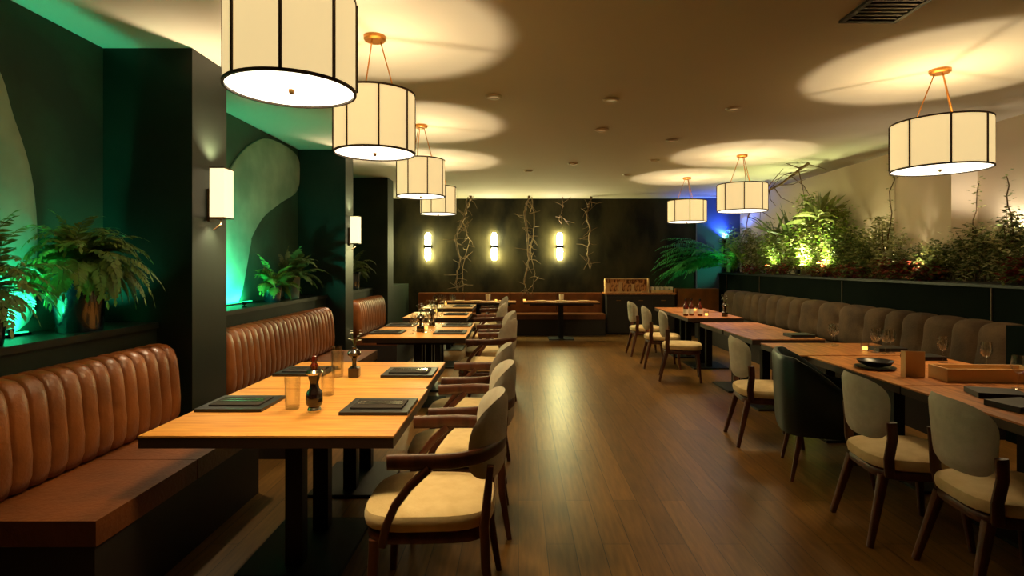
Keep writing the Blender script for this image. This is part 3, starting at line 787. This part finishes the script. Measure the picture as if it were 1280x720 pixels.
# pepper mill
t = thing('pepper_mill', 'dark turned pepper mill with reddish knob on the nearest oak table', 'pepper mill', (-1.035, 2.84, TT), 0)
bm = bmesh.new(); lathe(bm, [(0, 0), (.03, 0), (.034, .012), (.03, .024), (.022, .03), (0, .03)], 24); finish('foot', bm, 'silver', t)
bm = bmesh.new(); lathe(bm, [(0, .0305), (.034, .032), (.042, .05), (.042, .085), (.036, .105), (.024, .12), (.021, .15), (.028, .17), (.03, .185), (0, .187)], 28); finish('body', bm, 'mill', t)
bm = bmesh.new(); lathe(bm, [(0, .188), (.036, .189), (.042, .2), (.032, .214), (0, .215)], 24); finish('collar', bm, 'silver', t)
bm = bmesh.new(); lathe(bm, [(0, .216), (.018, .217), (.021, .235), (.012, .25), (.017, .262), (.013, .282), (0, .29)], 20); finish('knob', bm, 'sauce', t)
# bud vases
def budvase():
    t = thing('bud_vase', '', 'vase')
    bm = bmesh.new(); sweep(bm, [(0, 0, 0), (0, 0, .005), (0, 0, .06), (0, 0, .068)], rrect(.035, .035, 4, 6), scales=[.92, 1, 1, .7], up=Vector((0, 1, 0))); finish('base', bm, 'mill', t)
    bm = bmesh.new(); lathe(bm, [(0, .0685), (.015, .069), (.013, .1), (.018, .125), (.042, .145), (.045, .16), (.03, .18), (.014, .187), (.016, .2), (0, .2)], 24); finish('neck', bm, 'mill', t)
    r = random.Random(2); V, Fc = [], []; bm = bmesh.new()
    for i in range(9):
        a = r.uniform(0, 2*PI); d = r.uniform(.01, .045); h = r.uniform(.24, .33)
        tip = Vector((d*math.cos(a), d*math.sin(a), h)); tube(bm, [(0, 0, .19), (tip.x*.4, tip.y*.4, .24), tip], .0013, 4)
        for k in range(7):
            b = 2*PI*k/7; dd = Vector((math.cos(b), math.sin(b), .3)); leafs(V, Fc, tip, dd, Vector((0, 0, 1)), .013, .009, .2)
    finish('flower_stem', bm, LF['dark'], t); leafobj('blossom', V, Fc, LF['flower'], t); return t
mbv = Maker(budvase)
g = 'dark bud vases with white flowers'
mbv((-1.09, 3.72, TT), 0, 'dark bud vase with small white flowers on the second oak table', g)
mbv((-1.08, 6.18, TT), 1, 'dark bud vase among the glasses, front table of the second left group', g)
mbv((-1.05, 6.8, TT), 2, 'dark bud vase among the glasses, back table of the second left group', g)
mbv((2.95, 8.0, TT), 2.4, 'dark bud vase with white flowers on the right row table by the bottles', g)
# bottles on the right rear table
def bottle():
    t = thing('sauce_bottle', '', 'bottle')
    bm = bmesh.new(); lathe(bm, [(0, 0), (.032, 0), (.035, .008), (.035, .13), (.028, .155), (.013, .18), (.012, .22), (0, .22)], 20); finish('glass_body', bm, 'sauce', t)
    bm = bmesh.new(); lathe(bm, [(.0355, .03), (.0365, .03), (.0365, .1), (.0355, .1), (.0355, .03)], 20); finish('paper_label', bm, 'linen', t)
    bm = bmesh.new(); lathe(bm, [(0, .2205), (.015, .2205), (.015, .245), (0, .245)], 16); finish('cap', bm, 'mill', t)
    return t
mbo = Maker(bottle)
for x, y, d in [(2.42, 8.1, 'left'), (2.52, 8.16, 'middle'), (2.62, 8.08, 'right')]:
    mbo((x, y, TT), 0, 'amber sauce bottle with white label, %s one of three on the right row table' % d, 'sauce bottles on the right row table')

# right near table: standing menu card, long tray, bowls and menus
t = thing('menu_card', 'folded tan menu card standing on the right tables', 'menu', (2.62, 3.72, TT), .1)
bm = bmesh.new(); sweep(bm, [(-.075, -.03, .085), (-.06, .03, .085), (-.055, .032, .085), (.07, -.02, .085)], [(-.0015, -.085), (.0015, -.085), (.0015, .085), (-.0015, .085)]); finish('folded_sheet', bm, 'paper', t, smooth=False)
t = thing('serving_tray', 'long low tan wooden tray across the right tables', 'tray', (3.0, 3.62, TT), -.05)
finish('tray_base', B(-.28, .3, -.09, .09, 0, .012), 'paper', t, bevel=.003)
for a in ((-.28, .3, -.09, -.078, .0125, .085), (-.28, .3, .078, .09, .0125, .085), (-.28, -.268, -.0775, .0775, .0125, .085), (.288, .3, -.0775, .0775, .0125, .085)):
    finish('tray_side', B(*a), 'paper', t, bevel=.002)
def menu(): 
    t = thing('menu_book', '', 'menu')
    finish('cover', B(-.12, .12, -.09, .09, 0, .006), 'menublk', t, bevel=.002)
    finish('pages', B(-.115, .117, -.086, .086, .0062, .024), 'napkin', t, smooth=False)
    finish('cover', B(-.12, .12, -.09, .09, .0242, .03), 'menublk', t, bevel=.002)
    finish('spine', B(-.126, -.1205, -.09, .09, 0, .03), 'menublk', t, smooth=False); return t
mm = Maker(menu)
g = 'dark menus on the right tables'
mm((2.62, 2.92, TT), .2, 'dark menu lying nearest the aisle on the nearest walnut table', g)
mm((2.72, 3.18, TT), -.3, 'dark menu crosswise behind another on the nearest walnut table', g)
mm((3.2, 4.42, TT), 0, 'dark menu behind the long tan tray, near the taupe bench', g)
mm((3.2, 4.86, TT), .0, 'dark menu right of the wine glass cluster by the teal chair', g)
mm((3.0, 5.9, TT-.0), 0, 'dark menu at the bench side of the bare walnut table', g).location = (2.9, 5.78, TT)
t = thing('dark_bowl', 'round black bowl on a plate left of the standing menu card', 'bowl', (2.56, 4.02, TT))
bm = bmesh.new(); lathe(bm, [(0, 0), (.08, 0), (.13, .012), (.13, .016), (.08, .006), (0, .006)], 32); finish('plate', bm, 'plate', t)
bm = bmesh.new(); lathe(bm, [(0, .0165), (.05, .0165), (.1, .035), (.118, .06), (.114, .06), (.096, .04), (.05, .024), (0, .024)], 32); finish('bowl', bm, 'plate', t)
# white napkin over the armchair of the third group
bm = bmesh.new(); n = 10; G = {}
for i in range(n+1):
    for j in range(n+1):
        x = (i/n-.5)*.24; y = (j/n-.5)*.26
        z = .16*max(0, 1-math.hypot(x, y)/.13)**.8+.012*math.sin(i*1.7)*math.cos(j*1.3)+.015
        G[i, j] = bm.verts.new((x, y, z))
for i in range(n):
    for j in range(n): bm.faces.new((G[i, j], G[i+1, j], G[i+1, j+1], G[i, j+1]))
o = finish('folded_napkin', bm, 'linen', angle=80); md_ = o.modifiers.new('thick', 'SOLIDIFY'); md_.thickness = .006; md_.offset = 1
tag(o, 'crumpled white napkin on the seat of the third left group armchair', 'napkin', None, (-.5, 8.25, .502))
# plates and cups on the far wall tables
def plate():
    bm = bmesh.new(); lathe(bm, [(0, 0), (.07, 0), (.12, .014), (.12, .018), (.07, .006), (0, .006)], 28); o = finish('plate', bm, 'paper'); o['category'] = 'plate'; return o
mp_ = Maker(plate)
for x, tb in [(-1.2, 'left'), (-.85, 'left'), (-.3, 'left'), (.45, 'right'), (.85, 'right'), (1.3, 'right')]:
    mp_((x, 11.2, TT), 0, 'small tan plate on the %s far wall table' % tb, 'plates on the %s far wall table' % tb)
def cup():
    bm = bmesh.new(); lathe(bm, [(0, 0), (.035, 0), (.045, .01), (.05, .13), (.046, .13), (.041, .014), (0, .012)], 20); o = finish('cup', bm, 'linen'); o['category'] = 'cup'; return o
mc = Maker(cup)
mc((.88, 11.42, TT), 0, 'pale cup standing on the right far wall table under the wall light'); mc((-.62, 11.42, TT), 0, 'pale cup standing on the left far wall table')

# ================================================================ plants
Z = Vector((0, 0, 1))
def rdir(r, up=.2):
    a = r.uniform(0, 2*PI); return Vector((math.cos(a), math.sin(a), up)).normalized()
def leaf_two(t, V, Fc, m, V2, F2, m2):
    n = len(V); o = leafobj('foliage', V+V2, Fc+[tuple(i+n for i in f) for f in F2], LF[m], t)
    clamp(o, t)
    if m2:
        o.data.materials.append(LF[m2])
        for p in o.data.polygons[len(Fc):]: p.material_index = 1
    return o
def clamp(o, t):
    """leaves press against walls instead of passing through them"""
    for v in o.data.vertices:
        p = v.co+t.location
        v.co.x += max(0, -2.65-p.x)*1.0-max(0, p.x-4.85); v.co.y -= max(0, p.y-12.28); v.co.z -= max(0, p.z-2.93)
        p = v.co+t.location
        if p.x > 4.56 and 5.85 < p.y < 6.95: v.co.x -= p.x-4.56
def frond_into(V, Fc, r, base, az, L, rise, droop, npair=14, ll=.07, lw=.012, steps=14, rach=None):
    d = Vector((math.cos(az)*math.cos(rise), math.sin(az)*math.cos(rise), math.sin(rise))); p = Vector(base); side = Vector((-math.sin(az), math.cos(az), 0)); pts = [p.copy()]
    for i in range(steps):
        d = (d+Vector((0, 0, -droop/steps*(.4+1.4*i/steps)))).normalized(); p = p+d*(L/steps); pts.append(p.copy())
    for i in range(npair):
        k = 2+(steps-2)*i/npair; i0 = int(k); q = pts[i0].lerp(pts[min(i0+1, steps)], k-i0); tdir = (pts[min(i0+1, steps)]-pts[i0]).normalized()
        s_ = math.sin(PI*(.15+.8*i/npair))
        for s in (-1, 1):
            dd = (side*s*.8+tdir*.65+Vector((0, 0, r.uniform(-.25, .1)))).normalized()
            leafs(V, Fc, q, dd, tdir.cross(side), ll*s_*r.uniform(.8, 1.1), lw, .35)
    leafs(V, Fc, pts[-1], d, tdir.cross(side), ll*.6, lw, .3)
    if rach is not None: tube(rach, pts[::2], [.003*(1-.6*i/(len(pts[::2]))) for i in range(len(pts[::2]))], 4)
def pot(t, r=.13, h=.33, m='pot'):
    bm = bmesh.new(); lathe(bm, [(0, 0), (r*.85, 0), (r*.88, .01), (r, h*.9), (r*1.04, h*.92), (r*1.04, h), (r*.93, h), (r*.9, h-.03), (0, h-.03)], 32); finish('pot', bm, m, t)
def fern(label, loc, seed, nfr, L, potk, m, group=None, h=.33, pr=.13, ll=.075, lw=.013, rise=(.5, 1.45), droop=2.2):
    t = thing('potted_fern', label, 'potted plant', loc, 0, group); r = random.Random(seed)
    pot(t, pr, h, potk); V, Fc = [], []; bm = bmesh.new()
    for i in range(nfr):
        az = r.uniform(0, 2*PI); rs = r.uniform(*rise)
        frond_into(V, Fc, r, (r.uniform(-.05, .05), r.uniform(-.05, .05), h-.02), az, L*r.uniform(.65, 1.05), rs, droop*r.uniform(.7, 1.2), 16, ll, lw, rach=bm)
    clamp(finish('frond_stem', bm, LF['dark'], t), t); clamp(leafobj('foliage', V, Fc, LF[m], t), t); return t
g = 'potted plants on the recess ledges'
fern('large arching fern in a dark glossy pot on the near ledge', (-2.555, 3.26, 1.111), 1, 150, .45, 'pot', 'fern', g, rise=(.6, 1.5), droop=2.9, ll=.085, lw=.019)
fern('green lit fern at the left edge of the picture, behind the large potted fern', (-2.56, 2.62, 1.111), 2, 80, .5, 'pot', 'fern', g, h=.2, rise=(.6, 1.5), droop=2.2, ll=.08, lw=.018)
fern('dark leafy plant in a pale pot on the ledge above the second tan bench', (-2.57, 6.35, 1.111), 3, 34, .42, 'potw', 'dark', g, h=.26, pr=.09, ll=.1, lw=.026, rise=(.2, 1.4), droop=1.6)
fern('small dim fern beside the pale pot on the ledge above the second tan bench', (-2.57, 5.85, 1.111), 5, 26, .36, 'pot', 'fern', g, h=.16, pr=.09, ll=.08, lw=.02, rise=(.3, 1.4), droop=1.8)
fern('round dim fern on the ledge above the third short tan bench', (-2.58, 8.7, 1.111), 4, 34, .46, 'pot', 'dark', g, h=.26, pr=.12, rise=(.3, 1.4), droop=2.4)

def bush(label, loc, seed, h, w, m, n=900, ls=.05, lw=.028, dep=.2, stems=14, name='leafy_shrub', group='plants in the long planter', tall=.0, droop=.5, m2=None, flow=None):
    """shrub with real branches; leaves sit along them"""
    t = thing(name, label, 'plant', loc, 0, group); r = random.Random(seed)
    bm = bmesh.new(); V, Fc, V2, F2 = [], [], [], []
    per = max(1, n//stems)
    for s in range(stems):
        y = r.uniform(-w, w)*.5; x0 = r.uniform(-dep, dep)*.4
        fy = y/(w*.5+1e-6); hh = h*r.uniform(.55, 1.0)*(1-.45*abs(fy)**2)
        tip = Vector((x0+r.uniform(-dep, dep)*.6, y*1.15+r.uniform(-.1, .1)*w, hh)); b = Vector((x0*.5, y*.55, 0))
        mid = b.lerp(tip, .5)+Vector((r.uniform(-.04, .04), r.uniform(-.06, .06), hh*.08)); pts = [b, b.lerp(mid, .5), mid, mid.lerp(tip, .5), tip]
        tube(bm, pts, [.007, .006, .005, .004, .002], 5)
        for k in range(per):
            u = r.uniform(.08, 1)**.8*4; i = min(3, int(u)); q = pts[i].lerp(pts[i+1], u-i)
            q = q+Vector((r.gauss(0, .045), r.gauss(0, .07)*(.5+w), r.gauss(0, .035))); q.z = max(q.z, .01)
            q.x = max(-.15, min(.21, q.x))
            d = rdir(r, r.uniform(-.3, .9)); A, Bf = (V2, F2) if (m2 and r.random() < .45) else (V, Fc)
            leafs(A, Bf, q, d, (Z+Vector((r.uniform(-.8, .8), r.uniform(-.8, .8), 0))).normalized(), ls*r.uniform(.7, 1.25), lw, droop)
    clamp(finish('branches', bm, 'bark', t), t); leaf_two(t, V, Fc, m, V2, F2, m2)
    return t
PX = 4.62; PZ = 1.326
def py_(px, x=PX): return x*F_PX/(px-CX)
def hz(top, px): return EYE+(HOR-top)*py_(px)/F_PX-PZ
def place(px, top, wpx, kind, m, label, seed, **k):
    Y = py_(px); w = (py_(px-wpx/2)-py_(px+wpx/2)); return bush(label, (PX, Y, PZ), seed, hz(top, px), w, m, **k)
place(1268, 262, 45, 0, 'dark', 'dark small leaved shrub at the right edge of the picture, in the planter', 11, n=2600, ls=.055, lw=.03, m2='pale', stems=24)
place(1222, 282, 55, 0, 'dark', 'dark shrub with leaves speckled pale as highlights right of the cream column', 12, n=3400, ls=.05, lw=.026, m2='pale', stems=22)
place(1170, 300, 60, 0, 'dark', 'dark spreading shrub in front of the cream column', 13, n=3200, ls=.05, lw=.024, m2='olive', stems=20)
place(1108, 262, 50, 0, 'olive', 'mid green shrub just left of the cream column', 14, n=3000, ls=.055, lw=.028, m2='pale', stems=20)
place(1074, 272, 40, 0, 'dark', 'dark green shrub right of the tall brightly lit plant', 15, n=2600, ls=.06, lw=.03, m2='olive', stems=18)
place(1036, 246, 42, 0, 'bright', 'tall yellow-green lit shrub, right half of the bright clump', 16, n=4600, ls=.065, lw=.032, m2='pale', stems=26)
place(1006, 240, 40, 0, 'bright', 'tall yellow-green lit shrub, brightest at its foot by the hidden spotlight', 17, n=5000, ls=.065, lw=.036, m2='pale', stems=34)
place(966, 276, 30, 0, 'olive', 'olive shrub left of the tall brightly lit clump', 18, n=3000, ls=.065, lw=.034, m2='bright', stems=18)
place(938, 280, 26, 0, 'olive', 'olive shrub under the middle right pendant lamp', 19, n=2800, ls=.07, lw=.03, m2='pale', stems=18)
place(912, 276, 22, 0, 'bright', 'green grassy shrub at the far end of the planter beside the palm', 20, n=2000, ls=.12, lw=.022, stems=16, droop=.7)
# low red-leaved plants
for px, top, wpx, seed, lab in [(1274, 322, 26, 31, 'red leaved plant at the right edge of the picture'), (1140, 326, 40, 32, 'low red leaved plant before the cream column'), (1112, 326, 30, 33, 'low dark red plant left of the cream column'),
                                (1062, 332, 22, 34, 'low red plant right of the bright clump'), (1024, 330, 20, 35, 'low reddish plant at the foot of the bright clump'), (972, 330, 22, 36, 'low red leaved plant left of the bright clump'), (938, 332, 14, 37, 'low reddish plant under the middle right pendant lamp')]:
    Y = py_(px, 4.42); w = (py_(px-wpx/2)-py_(px+wpx/2))
    bush(lab, (4.45, Y, PZ), seed, max(.14, EYE+(HOR-top)*Y/F_PX-PZ), w, 'red', n=700, ls=.055, lw=.034, dep=.08, stems=9, name='red_leaf_plant', m2='dark', group='red leaved plants along the planter edge')
# big pointed leaves above the bright clump
def strap_plant(label, loc, seed, n, L, W, m, stem_h, name='dracaena', spread=(.2, 1.3), grp='tall strap leaved plants', dirs=None):
    t = thing(name, label, 'plant', loc, 0, grp); r = random.Random(seed); V, Fc = [], []; bm = bmesh.new()
    for s in range(3):
        tip = Vector((r.uniform(-.12, .08), r.uniform(-.25, .25), stem_h*r.uniform(.8, 1)))
        tube(bm, [(0, s*.03, 0), (tip.x*.4, tip.y*.5, tip.z*.5), tip], [.014, .011, .008], 6)
        for i in range(n//3):
            az = r.uniform(0, 2*PI); e = r.uniform(*spread); d = Vector((math.cos(az)*math.cos(e)*.55, math.sin(az)*math.cos(e), math.sin(e))).normalized()
            leafs(V, Fc, tip+Vector((0, 0, r.uniform(-.12, .05))), d, Vector((r.uniform(-1, 1), r.uniform(-.3, .3), .6)).normalized(), L*r.uniform(.7, 1.1), W, r.uniform(.3, 1.0), 5)
    finish('trunk', bm, 'bark', t); clamp(leafobj('foliage', V, Fc, LF[m], t), t); return t
strap_plant('tall plant with broad pointed leaves above the bright clump', (4.6, 8.5, PZ), 41, 40, .5, .09, 'olive', .95)
strap_plant('dark strap leaved plant leaning left of the bright clump', (4.6, 9.7, PZ), 42, 34, .55, .06, 'dark', .75)
strap_plant('spiky green plant beside the blue lit wall', (4.6, 11.2, PZ), 43, 34, .5, .05, 'bright', .35)
# palm in the far corner: it stands in the end of the planter and hangs over the tan bench
t = thing('palm', 'green lit palm with drooping fronds before the blue lit corner', 'plant', (4.5, 12.0, PZ), 0)
r = random.Random(5); V, Fc = [], []; bm = bmesh.new()
for i in range(26):
    az = PI+r.uniform(-.55, .75); frond_into(V, Fc, r, (r.uniform(-.06, .06), r.uniform(-.06, .06), r.uniform(.1, .3)), az, r.uniform(1.0, 1.8), r.uniform(.15, .6), r.uniform(.7, 1.3), 26, .3, .035, rach=bm)
clamp(finish('frond_stem', bm, LF['dark'], t), t); clamp(leafobj('foliage', V, Fc, LF['palm'], t), t)
bm = bmesh.new(); tube(bm, [(0, 0, 0), (.01, 0, .15), (0, 0, .3)], [.05, .045, .03], 10); finish('trunk', bm, 'bark', t)

# plant spotlights, small cans standing in the planter soil
def can(label, loc, power, col, rot, spot=1.7, pole=0.0):
    loc = (loc[0], loc[1], loc[2]+.0)
    t = thing('plant_spotlight', label, 'lamp', loc, 0, 'small spotlights in the planter')
    bm = bmesh.new(); lathe(bm, [(0, .02), (.03, .02), (.035, .03), (.035, .09), (.03, .09), (.028, .04), (0, .04)], 16); finish('can', bm, 'black', t)
    bm = bmesh.new(); tube(bm, [(0, 0, -pole), (0, 0, .03)], .005, 6); finish('spike', bm, 'black', t)
    lamp('beam', 'SPOT', (0, 0, .12), power, col, .03, rot, t, spot, .6); return t
can('small uplight hidden at the foot of the bright clump', (4.42, 8.85, PZ), 120, (.9, 1.0, .4), (PI-.0, math.radians(14), 0), 2.3)
can('added small uplight hidden in the shrubs left of the cream column', (4.74, 7.4, PZ), 50, (1, .9, .45), (PI-.0, math.radians(14), 0), 2.3)  # added lamp, brightens the wall behind the shrubs
can('added small uplight under the dark shrubs right of the cream column', (4.76, 5.35, PZ+.32), 34, (1, .84, .6), (PI, 0, 0), 2.6, .32)  # added lamp, washes the right wall from below
can('added small uplight under the spreading shrub in front of the cream column', (4.41, 6.2, PZ), 45, (1, .8, .5), (PI, 0, 0), 2.4)  # added lamp, brightens the dark shrubs
can('small uplight at the foot of the right half of the bright clump', (4.41, 8.2, PZ), 120, (.9, 1.0, .4), (PI-.0, math.radians(14), 0), 2.3)
can('small uplight among the olive shrubs left of the bright clump', (4.41, 9.9, PZ), 50, (.9, 1.0, .5), (PI-.0, math.radians(14), 0), 2.3)
can('small blue uplight at the far end of the planter', (4.5, 12.25, PZ+.62), 260, (.06, .16, 1.0), (math.radians(196), 0, 0), 2.3, .62)
can('small green spotlight aimed at the palm', (4.42, 11.3, PZ), 35, (.1, 1.0, .35), (math.radians(105), 0, math.radians(28)), 1.6)

# ================================================================ bare branches
def branch_thing(label, loc, ctrl, seed, twigs=16, rad=.028, m='bark', name='bare_branch', group='bare branches hung before the far wall', tw=.25):
    t = thing(name, label, 'branch', loc, 0, group); r = random.Random(seed); bm = bmesh.new(); pts = []
    for a, b in zip(ctrl, ctrl[1:]):
        for k in range(6): pts.append(Vector(a).lerp(Vector(b), k/6)+Vector((r.uniform(-.015, .015), r.uniform(-.015, .015), 0)))
    pts.append(Vector(ctrl[-1])); n = len(pts)
    tube(bm, pts, [rad*(1-.6*i/n) for i in range(n)], 7); finish('main_stem', bm, m, t)
    bm = bmesh.new()
    for i in range(twigs):
        q = pts[r.randrange(1, n)]; d = Vector((r.uniform(-1, 1), r.uniform(-.35, .3), r.uniform(-.9, .7))).normalized(); L = tw*r.uniform(.4, 1.2)
        e = q+d*L*.5; tube(bm, [q, e, e+(d+Vector((r.uniform(-.5, .5), 0, r.uniform(-.5, .5)))).normalized()*L*.5], [.009, .006, .003], 5)
    finish('twigs', bm, m, t); return t
zc = CEIL_Z-.002
branch_thing('bare branch from ceiling to bench between the left and middle wall lights', (-1.25, 11.9, 0), [(.25, 0, zc), (.1, .0, 2.5), (-.1, .1, 2.1), (0, .05, 1.6), (-.1, .1, 1.1), (-.05, .15, .9)], 1, 26)
branch_thing('second bare branch twisting beside the first, left of the middle wall light', (-1.1, 12.1, 0), [(.0, 0, zc), (-.1, 0, 2.4), (.05, 0, 2.0), (-.12, 0, 1.4), (-.1, 0, .9)], 2, 22, .014)
branch_thing('bare branch from the ceiling between the middle and right wall lights', (.12, 11.9, 0), [(.12, 0, zc), (.0, 0, 2.6), (.06, .05, 2.2), (.1, .1, 1.6), (.0, .1, 1.1), (.05, .15, .9)], 3, 28)
branch_thing('thin bare branch just right of the middle wall light branch', (.3, 12.15, 0), [(0, 0, zc), (.05, 0, 2.3), (-.05, 0, 1.8), (.05, 0, 1.3), (.0, 0, .9)], 4, 20, .012)
branch_thing('bare branch hanging right of the right wall light', (1.5, 12.0, 0), [(.06, 0, zc), (-.04, 0, 2.6), (.05, .05, 2.2), (0, .1, 1.7), (.05, .1, 1.4)], 5, 26)
branch_thing('short bare branch hanging above the right wall light', (.95, 12.1, 0), [(0, 0, zc), (.02, 0, 2.75), (-.05, 0, 2.55), (.1, 0, 2.42)], 6, 8, .01)
branch_thing('bare branch spreading under the ceiling right of the middle right pendant lamp', (3.9, 8.0, 0), [(.25, 0, zc), (.1, .1, 2.8), (-.15, .2, 2.62), (-.35, .2, 2.5), (-.5, .3, 2.2)], 7, 24, .022, 'bark', group='branches over the planter', tw=.55)
def vine(label, px, top, seed, lean=.15):
    Y = py_(px); h = hz(top, px)
    t = thing('climbing_stem', label, 'plant', (PX-.02, Y, PZ), 0, 'tall stems in the planter'); r = random.Random(seed); bm = bmesh.new(); V, Fc = [], []; pts = []
    for i in range(12): k = i/11; pts.append(Vector((-.03+r.uniform(-.02, .02), -lean*k+r.uniform(-.02, .02), h*k)))
    tube(bm, pts, [.01*(1-.6*i/12) for i in range(12)], 6)
    for i in range(70):
        q = pts[r.randrange(3, 12)]+Vector((r.gauss(0, .02), r.gauss(0, .03), r.gauss(0, .04))); leafs(V, Fc, q, rdir(r, .5), Z, .05, .026, .4)
    finish('stem', bm, 'bark', t); leafobj('foliage', V, Fc, LF['olive'], t)
vine('tall thin leafy stem left of the cream column, below the big right pendant', 1112, 200, 1)
vine('tall thin leafy stem right of the cream column', 1214, 232, 2)
vine('tall dark stem at the right edge of the picture', 1276, 218, 3, -.1)
